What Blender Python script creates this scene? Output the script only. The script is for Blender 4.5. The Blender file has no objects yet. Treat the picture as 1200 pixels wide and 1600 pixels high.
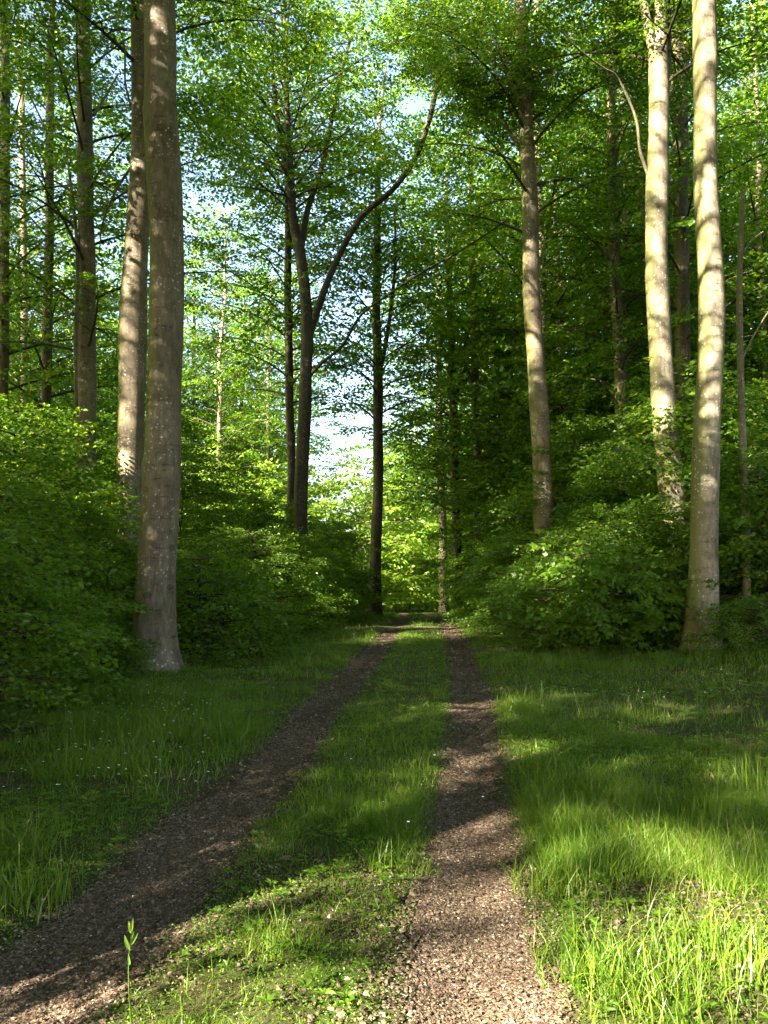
import bpy, math, random
import numpy as np
from mathutils import Vector

# ------------------------------------------------------------------ camera, sky, sun, exposure
scene = bpy.context.scene
FPX, EYE, PITCH = 1256.0, 1.6, math.atan(105 / 1256.0)
cam_d = bpy.data.cameras.new('camera')
cam = bpy.data.objects.new('camera', cam_d)
scene.collection.objects.link(cam)
cam_d.sensor_fit = 'VERTICAL'
cam_d.angle = 2 * math.atan(800 / FPX)
cam_d.clip_start, cam_d.clip_end = 0.05, 2000
cam.location = (0, 0, EYE)
cam.rotation_euler = (math.radians(90) + PITCH, 0, 0)
scene.camera = cam

SUN_EL, SUN_AZ = math.radians(27), math.radians(225)      # azimuth clockwise from +Y: behind the camera, to the left
S = np.array([math.sin(SUN_AZ) * math.cos(SUN_EL), math.cos(SUN_AZ) * math.cos(SUN_EL), math.sin(SUN_EL)])
world = bpy.data.worlds.new('World')
scene.world = world
world.use_nodes = True
wn, wl = world.node_tree.nodes, world.node_tree.links
wn.clear()
sky = wn.new('ShaderNodeTexSky'); sky.sky_type = 'NISHITA'; sky.sun_disc = False
sky.dust_density = 3.0; sky.ozone_density = 0.6
sky.sun_elevation = SUN_EL; sky.sun_rotation = SUN_AZ
bg = wn.new('ShaderNodeBackground'); bg.inputs['Strength'].default_value = 0.074
wo = wn.new('ShaderNodeOutputWorld')
wl.new(sky.outputs[0], bg.inputs[0]); wl.new(bg.outputs[0], wo.inputs[0])
sun_d = bpy.data.lights.new('sun', 'SUN')
sun_d.energy = 5.0; sun_d.angle = math.radians(0.5); sun_d.color = (1.0, 0.91, 0.74)
sun = bpy.data.objects.new('sun', sun_d)
scene.collection.objects.link(sun)
sun.rotation_euler = Vector(S).to_track_quat('Z', 'Y').to_euler()
sun.location = (-30, -30, 30)
scene.view_settings.view_transform = 'Standard'
scene.view_settings.look = 'None'
scene.view_settings.gamma = 1
scene.view_settings.exposure = 3.45
scene.cycles.max_bounces = 7
scene.cycles.diffuse_bounces = 4
scene.cycles.glossy_bounces = 1
scene.cycles.transmission_bounces = 4
scene.cycles.transparent_max_bounces = 4
scene.cycles.use_denoising = True
scene.cycles.sample_clamp_indirect = 6

rng = np.random.default_rng(11)
COL = scene.collection

# ------------------------------------------------------------------ layout helpers
def W(u, v, D):
    """point of the place at distance D ahead seen at photo position u, v"""
    x, y = (u - 600) / FPX, (800 - v) / FPX
    c, s = math.cos(PITCH), math.sin(PITCH)
    d = np.array([x, c - y * s, s + y * c])
    return np.array([0, 0, EYE]) + d * (D / d[1])

def ground_at(u, v):
    x, y = (u - 600) / FPX, (800 - v) / FPX
    c, s = math.cos(PITCH), math.sin(PITCH)
    d = np.array([x, c - y * s, s + y * c])
    p = d * (-EYE / d[2])
    return p[0], p[1]

_L = np.array([ground_at(*p) for p in [(60, 1545), (150, 1450), (215, 1390), (300, 1310), (370, 1245), (430, 1190), (505, 1105), (560, 1045), (597, 1003), (618, 982)]])
_R = np.array([ground_at(*p) for p in [(735, 1560), (735, 1450), (742, 1350), (738, 1250), (738, 1150), (735, 1085), (722, 1030), (710, 997), (700, 980)]])
def _ext(A, sl):
    pre = np.array([[A[0, 0] - 0.09 * 8, A[0, 1] - 8]])
    post = np.array([[A[-1, 0] + sl * k - 0.0011 * k * k, A[-1, 1] + k] for k in (6, 14, 25, 40, 60)])
    return np.vstack([pre, A, post])
_L, _R = _ext(_L, 0.06), _ext(_R, 0.03)
def XL(y): return np.interp(y, _L[:, 1], _L[:, 0])
def XR(y): return np.interp(y, _R[:, 1], _R[:, 0])
def HL(y): return np.interp(y, [3, 4.5, 7, 12, 30], [0.34, 0.29, 0.25, 0.22, 0.22])   # half width of the left rut
def HR(y): return np.interp(y, [3, 4.5, 7, 12, 30], [0.30, 0.25, 0.20, 0.20, 0.21])

def smooth(a, b, x):
    t = np.clip((x - a) / (b - a), 0, 1)
    return t * t * (3 - 2 * t)

_wv = np.random.default_rng(5)
_W = [(_wv.uniform(-1, 1, 2) * f, _wv.uniform(0, 6.28), 1 / f) for f in (0.4, 0.8, 1.3, 2.2, 3.5, 6, 9) for _ in range(3)]
def bumps(x, y, scale=1.0):
    r = 0
    for k, p, a in _W:
        r = r + a * np.sin((k[0] * x + k[1] * y) * scale * 2 + p)
    return r
def G(x, y):
    x = np.asarray(x, float); y = np.asarray(y, float)
    h = 0.009 * bumps(x, y)
    h = h - 0.045 * np.exp(-((x - XL(y)) / 0.32) ** 2) - 0.045 * np.exp(-((x - XR(y)) / 0.28) ** 2)
    mid = (XL(y) + XR(y)) / 2
    h = h + 0.35 * smooth(3.2, 8, x - mid) + 0.25 * smooth(3.5, 8, mid - x)
    h = h - 0.028 * np.clip(y - 33, 0, 60) * smooth(30, 40, y)
    return h

# ------------------------------------------------------------------ mesh helpers
def mesh(name, V, Q, mats, mi=None, smooth_shade=False):
    me = bpy.data.meshes.new(name)
    V = np.ascontiguousarray(V, dtype=np.float32); Q = np.ascontiguousarray(Q, dtype=np.int32)
    n, k = Q.shape
    me.vertices.add(len(V)); me.vertices.foreach_set('co', V.ravel())
    me.loops.add(n * k); me.loops.foreach_set('vertex_index', Q.ravel())
    me.polygons.add(n)
    me.polygons.foreach_set('loop_start', np.arange(0, n * k, k, dtype=np.int32))
    if mi is not None: me.polygons.foreach_set('material_index', np.ascontiguousarray(mi, dtype=np.int32))
    if smooth_shade is not False:
        sm = np.ones(n, dtype=bool) if smooth_shade is True else smooth_shade
        me.polygons.foreach_set('use_smooth', np.ascontiguousarray(sm))
    me.update(calc_edges=True)
    for m in mats: me.materials.append(m)
    return me

def link(name, me, parent=None, loc=None):
    o = bpy.data.objects.new(name, me); COL.objects.link(o)
    if parent is not None: o.parent = parent
    if loc is not None: o.location = loc
    return o

def tag(o, label=None, cat=None, group=None, kind=None):
    for k, v in (('label', label), ('category', cat), ('group', group), ('kind', kind)):
        if v: o[k] = v
    return o

def empty(name, loc, label, cat, group=None, rz=0.0, sc=1.0):
    o = bpy.data.objects.new(name, None); COL.objects.link(o)
    o.location = tuple(loc); o.rotation_euler = (0, 0, rz); o.scale = (sc, sc, sc)
    o.empty_display_size = 0.3
    return tag(o, label, cat, group)

class Geo:
    """collects pieces of one mesh: quads only, a material index per face"""
    def __init__(s): s.V, s.Q, s.M, s.S, s.n = [], [], [], [], 0
    def add(s, V, Q, mi=0, sm=False):
        s.V.append(V); s.Q.append(Q + s.n); s.M.append(np.full(len(Q), mi) if np.isscalar(mi) else mi)
        s.S.append(np.full(len(Q), sm)); s.n += len(V)
    def mesh(s, name, mats):
        return mesh(name, np.vstack(s.V), np.vstack(s.Q), mats, np.concatenate(s.M), np.concatenate(s.S))

def tube(P, R, seg=8, wob=0.0, r=None, flat_end=False):
    P = np.asarray(P, float); R = np.asarray(R, float); n = len(P)
    T = np.gradient(P, axis=0); T /= np.linalg.norm(T, axis=1)[:, None] + 1e-9
    ref = np.array([0.0, 1, 0]) if abs(T[:, 1]).mean() < 0.8 else np.array([0.0, 0, 1])
    X = np.cross(ref, T); X /= np.linalg.norm(X, axis=1)[:, None] + 1e-9
    Y = np.cross(T, X)
    a = np.linspace(0, 2 * np.pi, seg, endpoint=False)
    rad = R[:, None] * np.ones((n, seg))
    if wob and r is not None:
        ph = r.uniform(0, 6.28, 6)
        zz = np.linspace(0, 1, n)[:, None] * n * 0.12
        rad = rad * (1 + wob * (np.sin(a * 2 + ph[0] + zz) * .5 + np.sin(a * 3 + ph[1] - zz * 1.3) * .3 + np.sin(a * 5 + ph[2] + zz * 2.1) * .15
                                + 0.5 * np.sin(zz * 2.7 + ph[3])))
    V = P[:, None, :] + rad[..., None] * (np.cos(a)[None, :, None] * X[:, None, :] + np.sin(a)[None, :, None] * Y[:, None, :])
    V = V.reshape(-1, 3)
    i = np.arange(n - 1)[:, None] * seg; j = np.arange(seg)[None, :]; k = (j + 1) % seg
    Q = np.stack([i + j, i + k, i + seg + k, i + seg + j], -1).reshape(-1, 4)
    return V, Q

def curve(pts, n):
    """smooth curve through points (Catmull-Rom), n samples"""
    P = np.asarray(pts, float)
    if len(P) == 2: return P[0] + (P[1] - P[0]) * np.linspace(0, 1, n)[:, None]
    P = np.vstack([2 * P[0] - P[1], P, 2 * P[-1] - P[-2]])
    d = np.linalg.norm(np.diff(P[1:-1, :3], axis=0), axis=1); c = np.concatenate([[0], np.cumsum(d)])
    t = np.linspace(0, c[-1], n); out = []
    for x in t:
        k = min(np.searchsorted(c, x, side='right') - 1, len(d) - 1); u = (x - c[k]) / (d[k] + 1e-9)
        p0, p1, p2, p3 = P[k], P[k + 1], P[k + 2], P[k + 3]
        out.append(0.5 * (2 * p1 + (p2 - p0) * u + (2 * p0 - 5 * p1 + 4 * p2 - p3) * u * u + (3 * p1 - p0 - 3 * p2 + p3) * u ** 3))
    return np.array(out)

# ------------------------------------------------------------------ materials
def nt(name):
    m = bpy.data.materials.new(name); m.use_nodes = True
    n = m.node_tree.nodes; n.clear()
    return m, n, m.node_tree.links
def ramp(n, stops, interp='LINEAR'):
    r = n.new('ShaderNodeValToRGB'); r.color_ramp.interpolation = interp
    e = r.color_ramp.elements
    while len(e) < len(stops): e.new(0.5)
    for k, (p, c) in enumerate(stops): e[k].position = p; e[k].color = (*c, 1)
    return r

def leaf_material(name, cols, trans, mix=0.5, gloss=0.03, rough=0.45, clump=.8):
    m, n, l = nt(name)
    geo = n.new('ShaderNodeNewGeometry')
    tcx = n.new('ShaderNodeTexCoord'); nz = n.new('ShaderNodeTexNoise'); nz.inputs['Scale'].default_value = clump; nz.inputs['Detail'].default_value = 3
    l.new(tcx.outputs['Object'], nz.inputs[0])
    ma = n.new('ShaderNodeMath'); ma.operation = 'MULTIPLY_ADD'; ma.inputs[1].default_value = 1.5; ma.inputs[2].default_value = -.75; l.new(nz.outputs[0], ma.inputs[0])
    mb = n.new('ShaderNodeMath'); mb.operation = 'ADD'; mb.use_clamp = True; l.new(geo.outputs['Random Per Island'], mb.inputs[0]); l.new(ma.outputs[0], mb.inputs[1])
    r1 = ramp(n, cols); l.new(mb.outputs[0], r1.inputs[0])
    r2 = ramp(n, trans); l.new(mb.outputs[0], r2.inputs[0])
    d = n.new('ShaderNodeBsdfDiffuse'); l.new(r1.outputs[0], d.inputs[0])
    t = n.new('ShaderNodeBsdfTranslucent'); l.new(r2.outputs[0], t.inputs[0])
    mx = n.new('ShaderNodeMixShader'); mx.inputs[0].default_value = mix
    l.new(d.outputs[0], mx.inputs[1]); l.new(t.outputs[0], mx.inputs[2])
    g = n.new('ShaderNodeBsdfGlossy'); g.inputs['Roughness'].default_value = rough; g.inputs[0].default_value = (0.8, 0.9, 0.8, 1)
    m2 = n.new('ShaderNodeMixShader'); m2.inputs[0].default_value = gloss
    l.new(mx.outputs[0], m2.inputs[1]); l.new(g.outputs[0], m2.inputs[2])
    o = n.new('ShaderNodeOutputMaterial'); l.new(m2.outputs[0], o.inputs[0])
    return m

LEAF = leaf_material('beech_leaf', [(0, (.028, .078, .006)), (.5, (.065, .148, .010)), (1, (.14, .225, .016))],
                     [(0, (.08, .22, .008)), (.6, (.25, .44, .014)), (1, (.50, .60, .04))], 0.52)
LEAF_DARK = leaf_material('shrub_leaf', [(0, (.032, .085, .007)), (.6, (.055, .13, .008)), (1, (.09, .17, .012))],
                          [(0, (.09, .26, .015)), (1, (.20, .40, .025))], 0.48, 0.08)
LEAF_MAPLE = leaf_material('maple_leaf', [(0, (.06, .14, .006)), (1, (.12, .22, .012))],
                           [(0, (.20, .38, .008)), (1, (.36, .50, .015))], 0.5, 0.04)
LEAF_SUNLIT = leaf_material('sunlit_leaf', [(0, (.09, .18, .015)), (.6, (.14, .24, .02)), (1, (.22, .28, .04))],
                            [(0, (.28, .48, .02)), (1, (.50, .60, .05))], 0.5)  # lighter, yellower beech leaf with sunlight painted into its colour
GRASS = leaf_material('grass_blade', [(0, (.055, .12, .008)), (.5, (.115, .20, .015)), (.90, (.20, .27, .03)), (.92, (.30, .26, .11)), (.96, (.30, .26, .12)), (.975, (.16, .26, .03))],
                      [(0, (.16, .34, .010)), (.9, (.36, .48, .02)), (.945, (.36, .32, .14)), (.96, (.36, .32, .14)), (.975, (.30, .48, .02))], 0.42, 0.03, 0.4, 1.6)
MOSS = leaf_material('low_herb', [(0, (.07, .16, .010)), (.6, (.12, .22, .015)), (1, (.20, .26, .03))],
                     [(0, (.18, .36, .02)), (1, (.34, .44, .04))], 0.35, 0.04)
LITTER = leaf_material('dead_leaf', [(0, (.06, .042, .026)), (.5, (.14, .10, .065)), (1, (.24, .185, .125))],
                       [(0, (.12, .06, .02)), (1, (.22, .13, .06))], 0.2, 0.04)

def bark_material(name, c1, c2, spots=0.5, algae=0.5, seed=0.0):
    m, n, l = nt(name)
    tc = n.new('ShaderNodeTexCoord'); geo = n.new('ShaderNodeNewGeometry')
    mp = n.new('ShaderNodeMapping'); mp.inputs['Location'].default_value = (seed, seed * 2, seed)
    l.new(tc.outputs['Object'], mp.inputs[0])
    def noise(scale, detail=4, rough=.55, vec=None, stretch=None):
        x = n.new('ShaderNodeTexNoise'); x.inputs['Scale'].default_value = scale; x.inputs['Detail'].default_value = detail; x.inputs['Roughness'].default_value = rough
        if stretch:
            q = n.new('ShaderNodeMapping'); q.inputs['Scale'].default_value = stretch; l.new(mp.outputs[0], q.inputs[0]); l.new(q.outputs[0], x.inputs[0])
        else: l.new(mp.outputs[0], x.inputs[0])
        return x
    big = noise(1.4, 5); rp = ramp(n, [(.3, c1), (.7, c2)]); l.new(big.outputs[0], rp.inputs[0])
    fine = noise(14, 6, .7, stretch=(1, 1, .35)); rf = ramp(n, [(.3, (.5, .5, .5)), (.7, (1.28, 1.25, 1.2))]); l.new(fine.outputs[0], rf.inputs[0])
    mul = n.new('ShaderNodeMixRGB'); mul.blend_type = 'MULTIPLY'; mul.inputs[0].default_value = 1
    l.new(rp.outputs[0], mul.inputs[1]); l.new(rf.outputs[0], mul.inputs[2])
    # horizontal growth marks
    hz = noise(2.2, 5, .65, stretch=(.8, .8, 7)); rh = ramp(n, [(.0, (1, 1, 1)), (.60, (1, 1, 1)), (.645, (.25, .22, .19)), (.69, (1, 1, 1))]); l.new(hz.outputs[0], rh.inputs[0])
    mul2 = n.new('ShaderNodeMixRGB'); mul2.blend_type = 'MULTIPLY'; mul2.inputs[0].default_value = .7
    l.new(mul.outputs[0], mul2.inputs[1]); l.new(rh.outputs[0], mul2.inputs[2])
    # yellow-green algae, mainly on the weather side
    dot = n.new('ShaderNodeVectorMath'); dot.operation = 'DOT_PRODUCT'; dot.inputs[1].default_value = (-0.95, 0.05, 0)
    l.new(geo.outputs['Normal'], dot.inputs[0])
    an = noise(2.5, 5, .6, stretch=(1, 1, .4)); ad = n.new('ShaderNodeMath'); ad.operation = 'MULTIPLY_ADD'; ad.inputs[1].default_value = 0.75
    l.new(dot.outputs['Value'], ad.inputs[0]); l.new(an.outputs[0], ad.inputs[2])
    ar = ramp(n, [(.62, (0, 0, 0)), (1.0, (algae, algae, algae))]); l.new(ad.outputs[0], ar.inputs[0])
    am = n.new('ShaderNodeMixRGB'); am.inputs[2].default_value = (.22, .21, .065, 1)
    l.new(ar.outputs[0], am.inputs[0]); l.new(mul2.outputs[0], am.inputs[1])
    # white lichen dots
    v = n.new('ShaderNodeTexVoronoi'); v.inputs['Scale'].default_value = 15; v.inputs['Randomness'].default_value = 1
    wn_ = noise(9, 3); ws = n.new('ShaderNodeMixRGB'); ws.inputs[0].default_value = .06; l.new(mp.outputs[0], ws.inputs[1]); l.new(wn_.outputs['Color'], ws.inputs[2])
    l.new(ws.outputs[0], v.inputs['Vector'])
    vr = ramp(n, [(.17, (1, 1, 1)), (.30, (0, 0, 0))]); l.new(v.outputs['Distance'], vr.inputs[0])
    vsel = ramp(n, [(.30, (0, 0, 0)), (.35, (1, 1, 1))]); sep = n.new('ShaderNodeSeparateColor'); l.new(v.outputs['Color'], sep.inputs[0]); l.new(sep.outputs[0], vsel.inputs[0])
    pn = noise(1.3, 3); pr = ramp(n, [(.42, (0, 0, 0)), (.6, (spots, spots, spots))]); l.new(pn.outputs[0], pr.inputs[0])
    k1 = n.new('ShaderNodeMath'); k1.operation = 'MULTIPLY'; l.new(vr.outputs[0], k1.inputs[0]); l.new(vsel.outputs[0], k1.inputs[1])
    k2 = n.new('ShaderNodeMath'); k2.operation = 'MULTIPLY'; l.new(k1.outputs[0], k2.inputs[0]); l.new(pr.outputs[0], k2.inputs[1])
    wm = n.new('ShaderNodeMixRGB'); wm.inputs[2].default_value = (.72, .72, .66, 1); l.new(k2.outputs[0], wm.inputs[0]); l.new(am.outputs[0], wm.inputs[1])
    b = n.new('ShaderNodeBsdfPrincipled'); b.inputs['Roughness'].default_value = .75; b.inputs['Specular IOR Level'].default_value = .25
    # branch scars: dark bowed rings, wider than high
    qs = n.new('ShaderNodeMapping'); qs.inputs['Scale'].default_value = (1.3, 1.3, 1.9); l.new(mp.outputs[0], qs.inputs[0])
    vs = n.new('ShaderNodeTexVoronoi'); vs.inputs['Scale'].default_value = 1.5; l.new(qs.outputs[0], vs.inputs['Vector'])
    vq = ramp(n, [(.05, (.55, .55, .55)), (.09, (1, 1, 1)), (.12, (.25, .25, .25)), (.16, (1, 1, 1))]); l.new(vs.outputs['Distance'], vq.inputs[0])
    sc_ = n.new('ShaderNodeMixRGB'); sc_.blend_type = 'MULTIPLY'; sc_.inputs[0].default_value = .75; l.new(wm.outputs[0], sc_.inputs[1]); l.new(vq.outputs[0], sc_.inputs[2])
    st = noise(3.2, 6, .7, stretch=(1, 1, .12)); sr_ = ramp(n, [(.45, (1, 1, 1)), (.68, (.5, .47, .42))]); l.new(st.outputs[0], sr_.inputs[0])
    s3 = n.new('ShaderNodeMixRGB'); s3.blend_type = 'MULTIPLY'; s3.inputs[0].default_value = .7; l.new(sc_.outputs[0], s3.inputs[1]); l.new(sr_.outputs[0], s3.inputs[2])
    l.new(s3.outputs[0], b.inputs['Base Color'])
    s1 = n.new('ShaderNodeMath'); s1.operation = 'ADD'; l.new(fine.outputs[0], s1.inputs[0])
    rb = n.new('ShaderNodeSeparateColor'); l.new(rh.outputs[0], rb.inputs[0]); l.new(rb.outputs[0], s1.inputs[1])
    bp = n.new('ShaderNodeBump'); bp.inputs['Strength'].default_value = .5; bp.inputs['Distance'].default_value = .012
    l.new(s1.outputs[0], bp.inputs['Height']); l.new(bp.outputs[0], b.inputs['Normal'])
    o = n.new('ShaderNodeOutputMaterial'); l.new(b.outputs[0], o.inputs[0])
    return m
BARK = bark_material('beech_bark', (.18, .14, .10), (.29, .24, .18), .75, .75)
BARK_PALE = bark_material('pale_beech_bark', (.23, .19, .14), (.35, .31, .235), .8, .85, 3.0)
BARK_SHADED = bark_material('shaded_bark', (.045, .036, .028), (.085, .07, .05), .3, .5, 5.0)  # darker beech bark: shade painted into the colour of the silhouetted trunks
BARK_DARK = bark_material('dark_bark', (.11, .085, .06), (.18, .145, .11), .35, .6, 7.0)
TWIG = bark_material('twig_bark', (.05, .038, .028), (.09, .07, .05), 0, .2, 9.0)

def ground_material():
    m, n, l = nt('forest_floor')
    tc = n.new('ShaderNodeTexCoord')
    def noise(s, d=5, r=.6):
        x = n.new('ShaderNodeTexNoise'); x.inputs['Scale'].default_value = s; x.inputs['Detail'].default_value = d; x.inputs['Roughness'].default_value = r
        l.new(tc.outputs['Object'], x.inputs[0]); return x
    a = noise(22, 8, .75); ra = ramp(n, [(.3, (.035, .024, .014)), (.5, (.085, .06, .035)), (.72, (.20, .15, .09))]); l.new(a.outputs[0], ra.inputs[0])
    g = noise(30, 6, .7); rg = ramp(n, [(.3, (.025, .06, .008)), (.7, (.10, .15, .02))]); l.new(g.outputs[0], rg.inputs[0])
    k = noise(1.7, 6, .65); rk = ramp(n, [(.38, (1, 1, 1)), (.6, (.15, .15, .15))]); l.new(k.outputs[0], rk.inputs[0])
    mx = n.new('ShaderNodeMixRGB'); l.new(rk.outputs[0], mx.inputs[0]); l.new(ra.outputs[0], mx.inputs[1]); l.new(rg.outputs[0], mx.inputs[2])
    b = n.new('ShaderNodeBsdfPrincipled'); b.inputs['Roughness'].default_value = .95; b.inputs['Specular IOR Level'].default_value = .1
    l.new(mx.outputs[0], b.inputs['Base Color'])
    bp = n.new('ShaderNodeBump'); bp.inputs['Strength'].default_value = 1; bp.inputs['Distance'].default_value = .02
    l.new(a.outputs[0], bp.inputs['Height']); l.new(bp.outputs[0], b.inputs['Normal'])
    o = n.new('ShaderNodeOutputMaterial'); l.new(b.outputs[0], o.inputs[0]); return m
def gravel_ground():
    m, n, l = nt('gravel_soil')
    tc = n.new('ShaderNodeTexCoord')
    v = n.new('ShaderNodeTexVoronoi'); v.inputs['Scale'].default_value = 75; l.new(tc.outputs['Object'], v.inputs['Vector'])
    sp = n.new('ShaderNodeSeparateColor'); l.new(v.outputs['Color'], sp.inputs[0])
    r = ramp(n, [(0, (.06, .04, .026)), (.4, (.14, .10, .068)), (.8, (.24, .18, .125)), (1, (.36, .29, .22))]); l.new(sp.outputs[0], r.inputs[0])
    x = n.new('ShaderNodeTexNoise'); x.inputs['Scale'].default_value = 3; x.inputs['Detail'].default_value = 6; l.new(tc.outputs['Object'], x.inputs[0])
    rr = ramp(n, [(.35, (.55, .5, .45)), (.65, (1.05, 1, .95))]); l.new(x.outputs[0], rr.inputs[0])
    mu = n.new('ShaderNodeMixRGB'); mu.blend_type = 'MULTIPLY'; mu.inputs[0].default_value = 1; l.new(r.outputs[0], mu.inputs[1]); l.new(rr.outputs[0], mu.inputs[2])
    b = n.new('ShaderNodeBsdfPrincipled'); b.inputs['Roughness'].default_value = .9; b.inputs['Specular IOR Level'].default_value = .2
    l.new(mu.outputs[0], b.inputs['Base Color'])
    inv = n.new('ShaderNodeMath'); inv.operation = 'SUBTRACT'; inv.inputs[0].default_value = 1; l.new(v.outputs['Distance'], inv.inputs[1])
    bp = n.new('ShaderNodeBump'); bp.inputs['Strength'].default_value = .8; bp.inputs['Distance'].default_value = .008
    l.new(inv.outputs[0], bp.inputs['Height']); l.new(bp.outputs[0], b.inputs['Normal'])
    o = n.new('ShaderNodeOutputMaterial'); l.new(b.outputs[0], o.inputs[0]); return m
def stone_material():
    m, n, l = nt('pebble')
    geo = n.new('ShaderNodeNewGeometry')
    r = ramp(n, [(0, (.03, .02, .013)), (.4, (.10, .066, .043)), (.8, (.18, .125, .085)), (.96, (.27, .205, .145)), (1, (.5, .45, .38))]); l.new(geo.outputs['Random Per Island'], r.inputs[0])
    b = n.new('ShaderNodeBsdfPrincipled'); b.inputs['Roughness'].default_value = .8; b.inputs['Specular IOR Level'].default_value = .3
    l.new(r.outputs[0], b.inputs['Base Color']); o = n.new('ShaderNodeOutputMaterial'); l.new(b.outputs[0], o.inputs[0]); return m
def plain(name, c, rough=.7):
    m, n, l = nt(name)
    tc = n.new('ShaderNodeTexCoord'); x = n.new('ShaderNodeTexNoise'); x.inputs['Scale'].default_value = 40; l.new(tc.outputs['Object'], x.inputs[0])
    r = ramp(n, [(.3, tuple(k * .8 for k in c)), (.7, tuple(min(1, k * 1.1) for k in c))]); l.new(x.outputs[0], r.inputs[0])
    b = n.new('ShaderNodeBsdfPrincipled'); b.inputs['Roughness'].default_value = rough
    l.new(r.outputs[0], b.inputs['Base Color']); o = n.new('ShaderNodeOutputMaterial'); l.new(b.outputs[0], o.inputs[0]); return m
FLOOR, GRAVEL, STONE, PETAL = ground_material(), gravel_ground(), stone_material(), plain('white_petal', (.8, .82, .8))

# ------------------------------------------------------------------ ground, tracks
def axis_grid(a, b, fine0, fine1, f, c):
    out = [fine0]; s = f
    while out[-1] < fine1: out.append(out[-1] + f)
    hi = [out[-1]]; s = f
    while hi[-1] < b: s = min(s * 1.25, c); hi.append(hi[-1] + s)
    lo = [out[0]]; s = f
    while lo[-1] > a: s = min(s * 1.25, c); lo.append(lo[-1] - s)
    return np.array(lo[:0:-1] + out + hi[1:])
gx = axis_grid(-400, 400, -4, 4.5, .09, 30); gy = axis_grid(-200, 600, 1.5, 14, .09, 30)
X, Y = np.meshgrid(gx, gy); Z = G(X, Y)
V = np.stack([X, Y, Z], -1).reshape(-1, 3)
nx = len(gx); i = np.arange(len(gy) - 1)[:, None] * nx; j = np.arange(nx - 1)[None, :]
Q = np.stack([i + j, i + j + 1, i + nx + j + 1, i + nx + j], -1).reshape(-1, 4)
tag(link('ground', mesh('ground', V, Q, [FLOOR], None, True)), kind='structure')

def track(name, XC, H, seed):
    r = np.random.default_rng(seed)
    ys = np.concatenate([np.arange(-4, 14, .05), np.arange(14, 75, .15)])
    c = XC(ys); h = H(ys)
    e1 = sum(np.sin(ys * f + r.uniform(0, 6)) * a for f, a in ((1.1, .05), (2.7, .035), (6.1, .025), (14, .02)))
    e2 = sum(np.sin(ys * f + r.uniform(0, 6)) * a for f, a in ((1.3, .05), (3.1, .035), (5.7, .025), (13, .02)))
    e1 = e1 + r.normal(0, .012, len(ys)); e2 = e2 + r.normal(0, .012, len(ys))
    t = np.linspace(-1, 1, 11)
    xs = c[:, None] + np.where(t < 0, t * (h + e1)[:, None], t * (h + e2)[:, None])
    yy = np.repeat(ys[:, None], 11, 1)
    zz = G(xs, yy) + 0.010 - 0.004 * np.abs(t)[None, :]
    V = np.stack([xs, yy, zz], -1).reshape(-1, 3)
    i = np.arange(len(ys) - 1)[:, None] * 11; j = np.arange(10)[None, :]
    Q = np.stack([i + j, i + j + 1, i + 12 + j, i + 11 + j], -1).reshape(-1, 4)
    return tag(link(name, mesh(name, V, Q, [GRAVEL], None, True)), kind='structure')
track('path', XL, HL, 1); track('path', XR, HR, 2)

# ------------------------------------------------------------------ foliage templates
def leaf_quads(P, D, N, L, w=.62, near=False, fold=.12):
    """one folded leaf per row; near leaves get a fuller outline"""
    D = D / (np.linalg.norm(D, axis=1)[:, None] + 1e-9)
    B = np.cross(N, D); B /= np.linalg.norm(B, axis=1)[:, None] + 1e-9
    N = np.cross(D, B); L = L[:, None]
    n = len(P)
    if near:
        pts = [P, P + D * L * .3 - B * L * w * .46 + N * L * fold, P + D * L * .68 - B * L * w * .40 + N * L * fold * .7, P + D * L - N * L * .08,
               P + D * L * .68 + B * L * w * .40 + N * L * fold * .7, P + D * L * .3 + B * L * w * .46 + N * L * fold]
        V = np.stack(pts, 1).reshape(-1, 3); i = np.arange(n)[:, None] * 6
        Q = np.concatenate([i + np.array([[0, 3, 2, 1]]), i + np.array([[0, 5, 4, 3]])], 0)
        return V, Q
    pts = [P, P + D * L * .48 - B * L * w * .52 + N * L * fold, P + D * L, P + D * L * .48 + B * L * w * .52 + N * L * fold]
    V = np.stack(pts, 1).reshape(-1, 3); i = np.arange(n)[:, None] * 4
    return V, i + np.array([[0, 3, 2, 1]])

def maple_quads(P, D, N, L):
    D = D / (np.linalg.norm(D, axis=1)[:, None] + 1e-9)
    B = np.cross(N, D); B /= np.linalg.norm(B, axis=1)[:, None] + 1e-9
    out = [(0, 0), (-.02, -.30), (.22, -.20), (.55, -.52), (.60, -.20), (1, 0), (.60, .20), (.55, .52), (.22, .20), (-.02, .30)]
    pts = [P + D * L[:, None] * a + B * L[:, None] * b + np.cross(D, B) * L[:, None] * (-.18 * abs(b) - .08 * a * a) for a, b in out]
    V = np.stack(pts, 1).reshape(-1, 3); i = np.arange(len(P))[:, None] * 10
    Q = np.concatenate([i + np.array([q]) for q in ([0, 4, 3, 2], [0, 6, 5, 4], [0, 8, 7, 6])], 0)
    return V, Q

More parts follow.
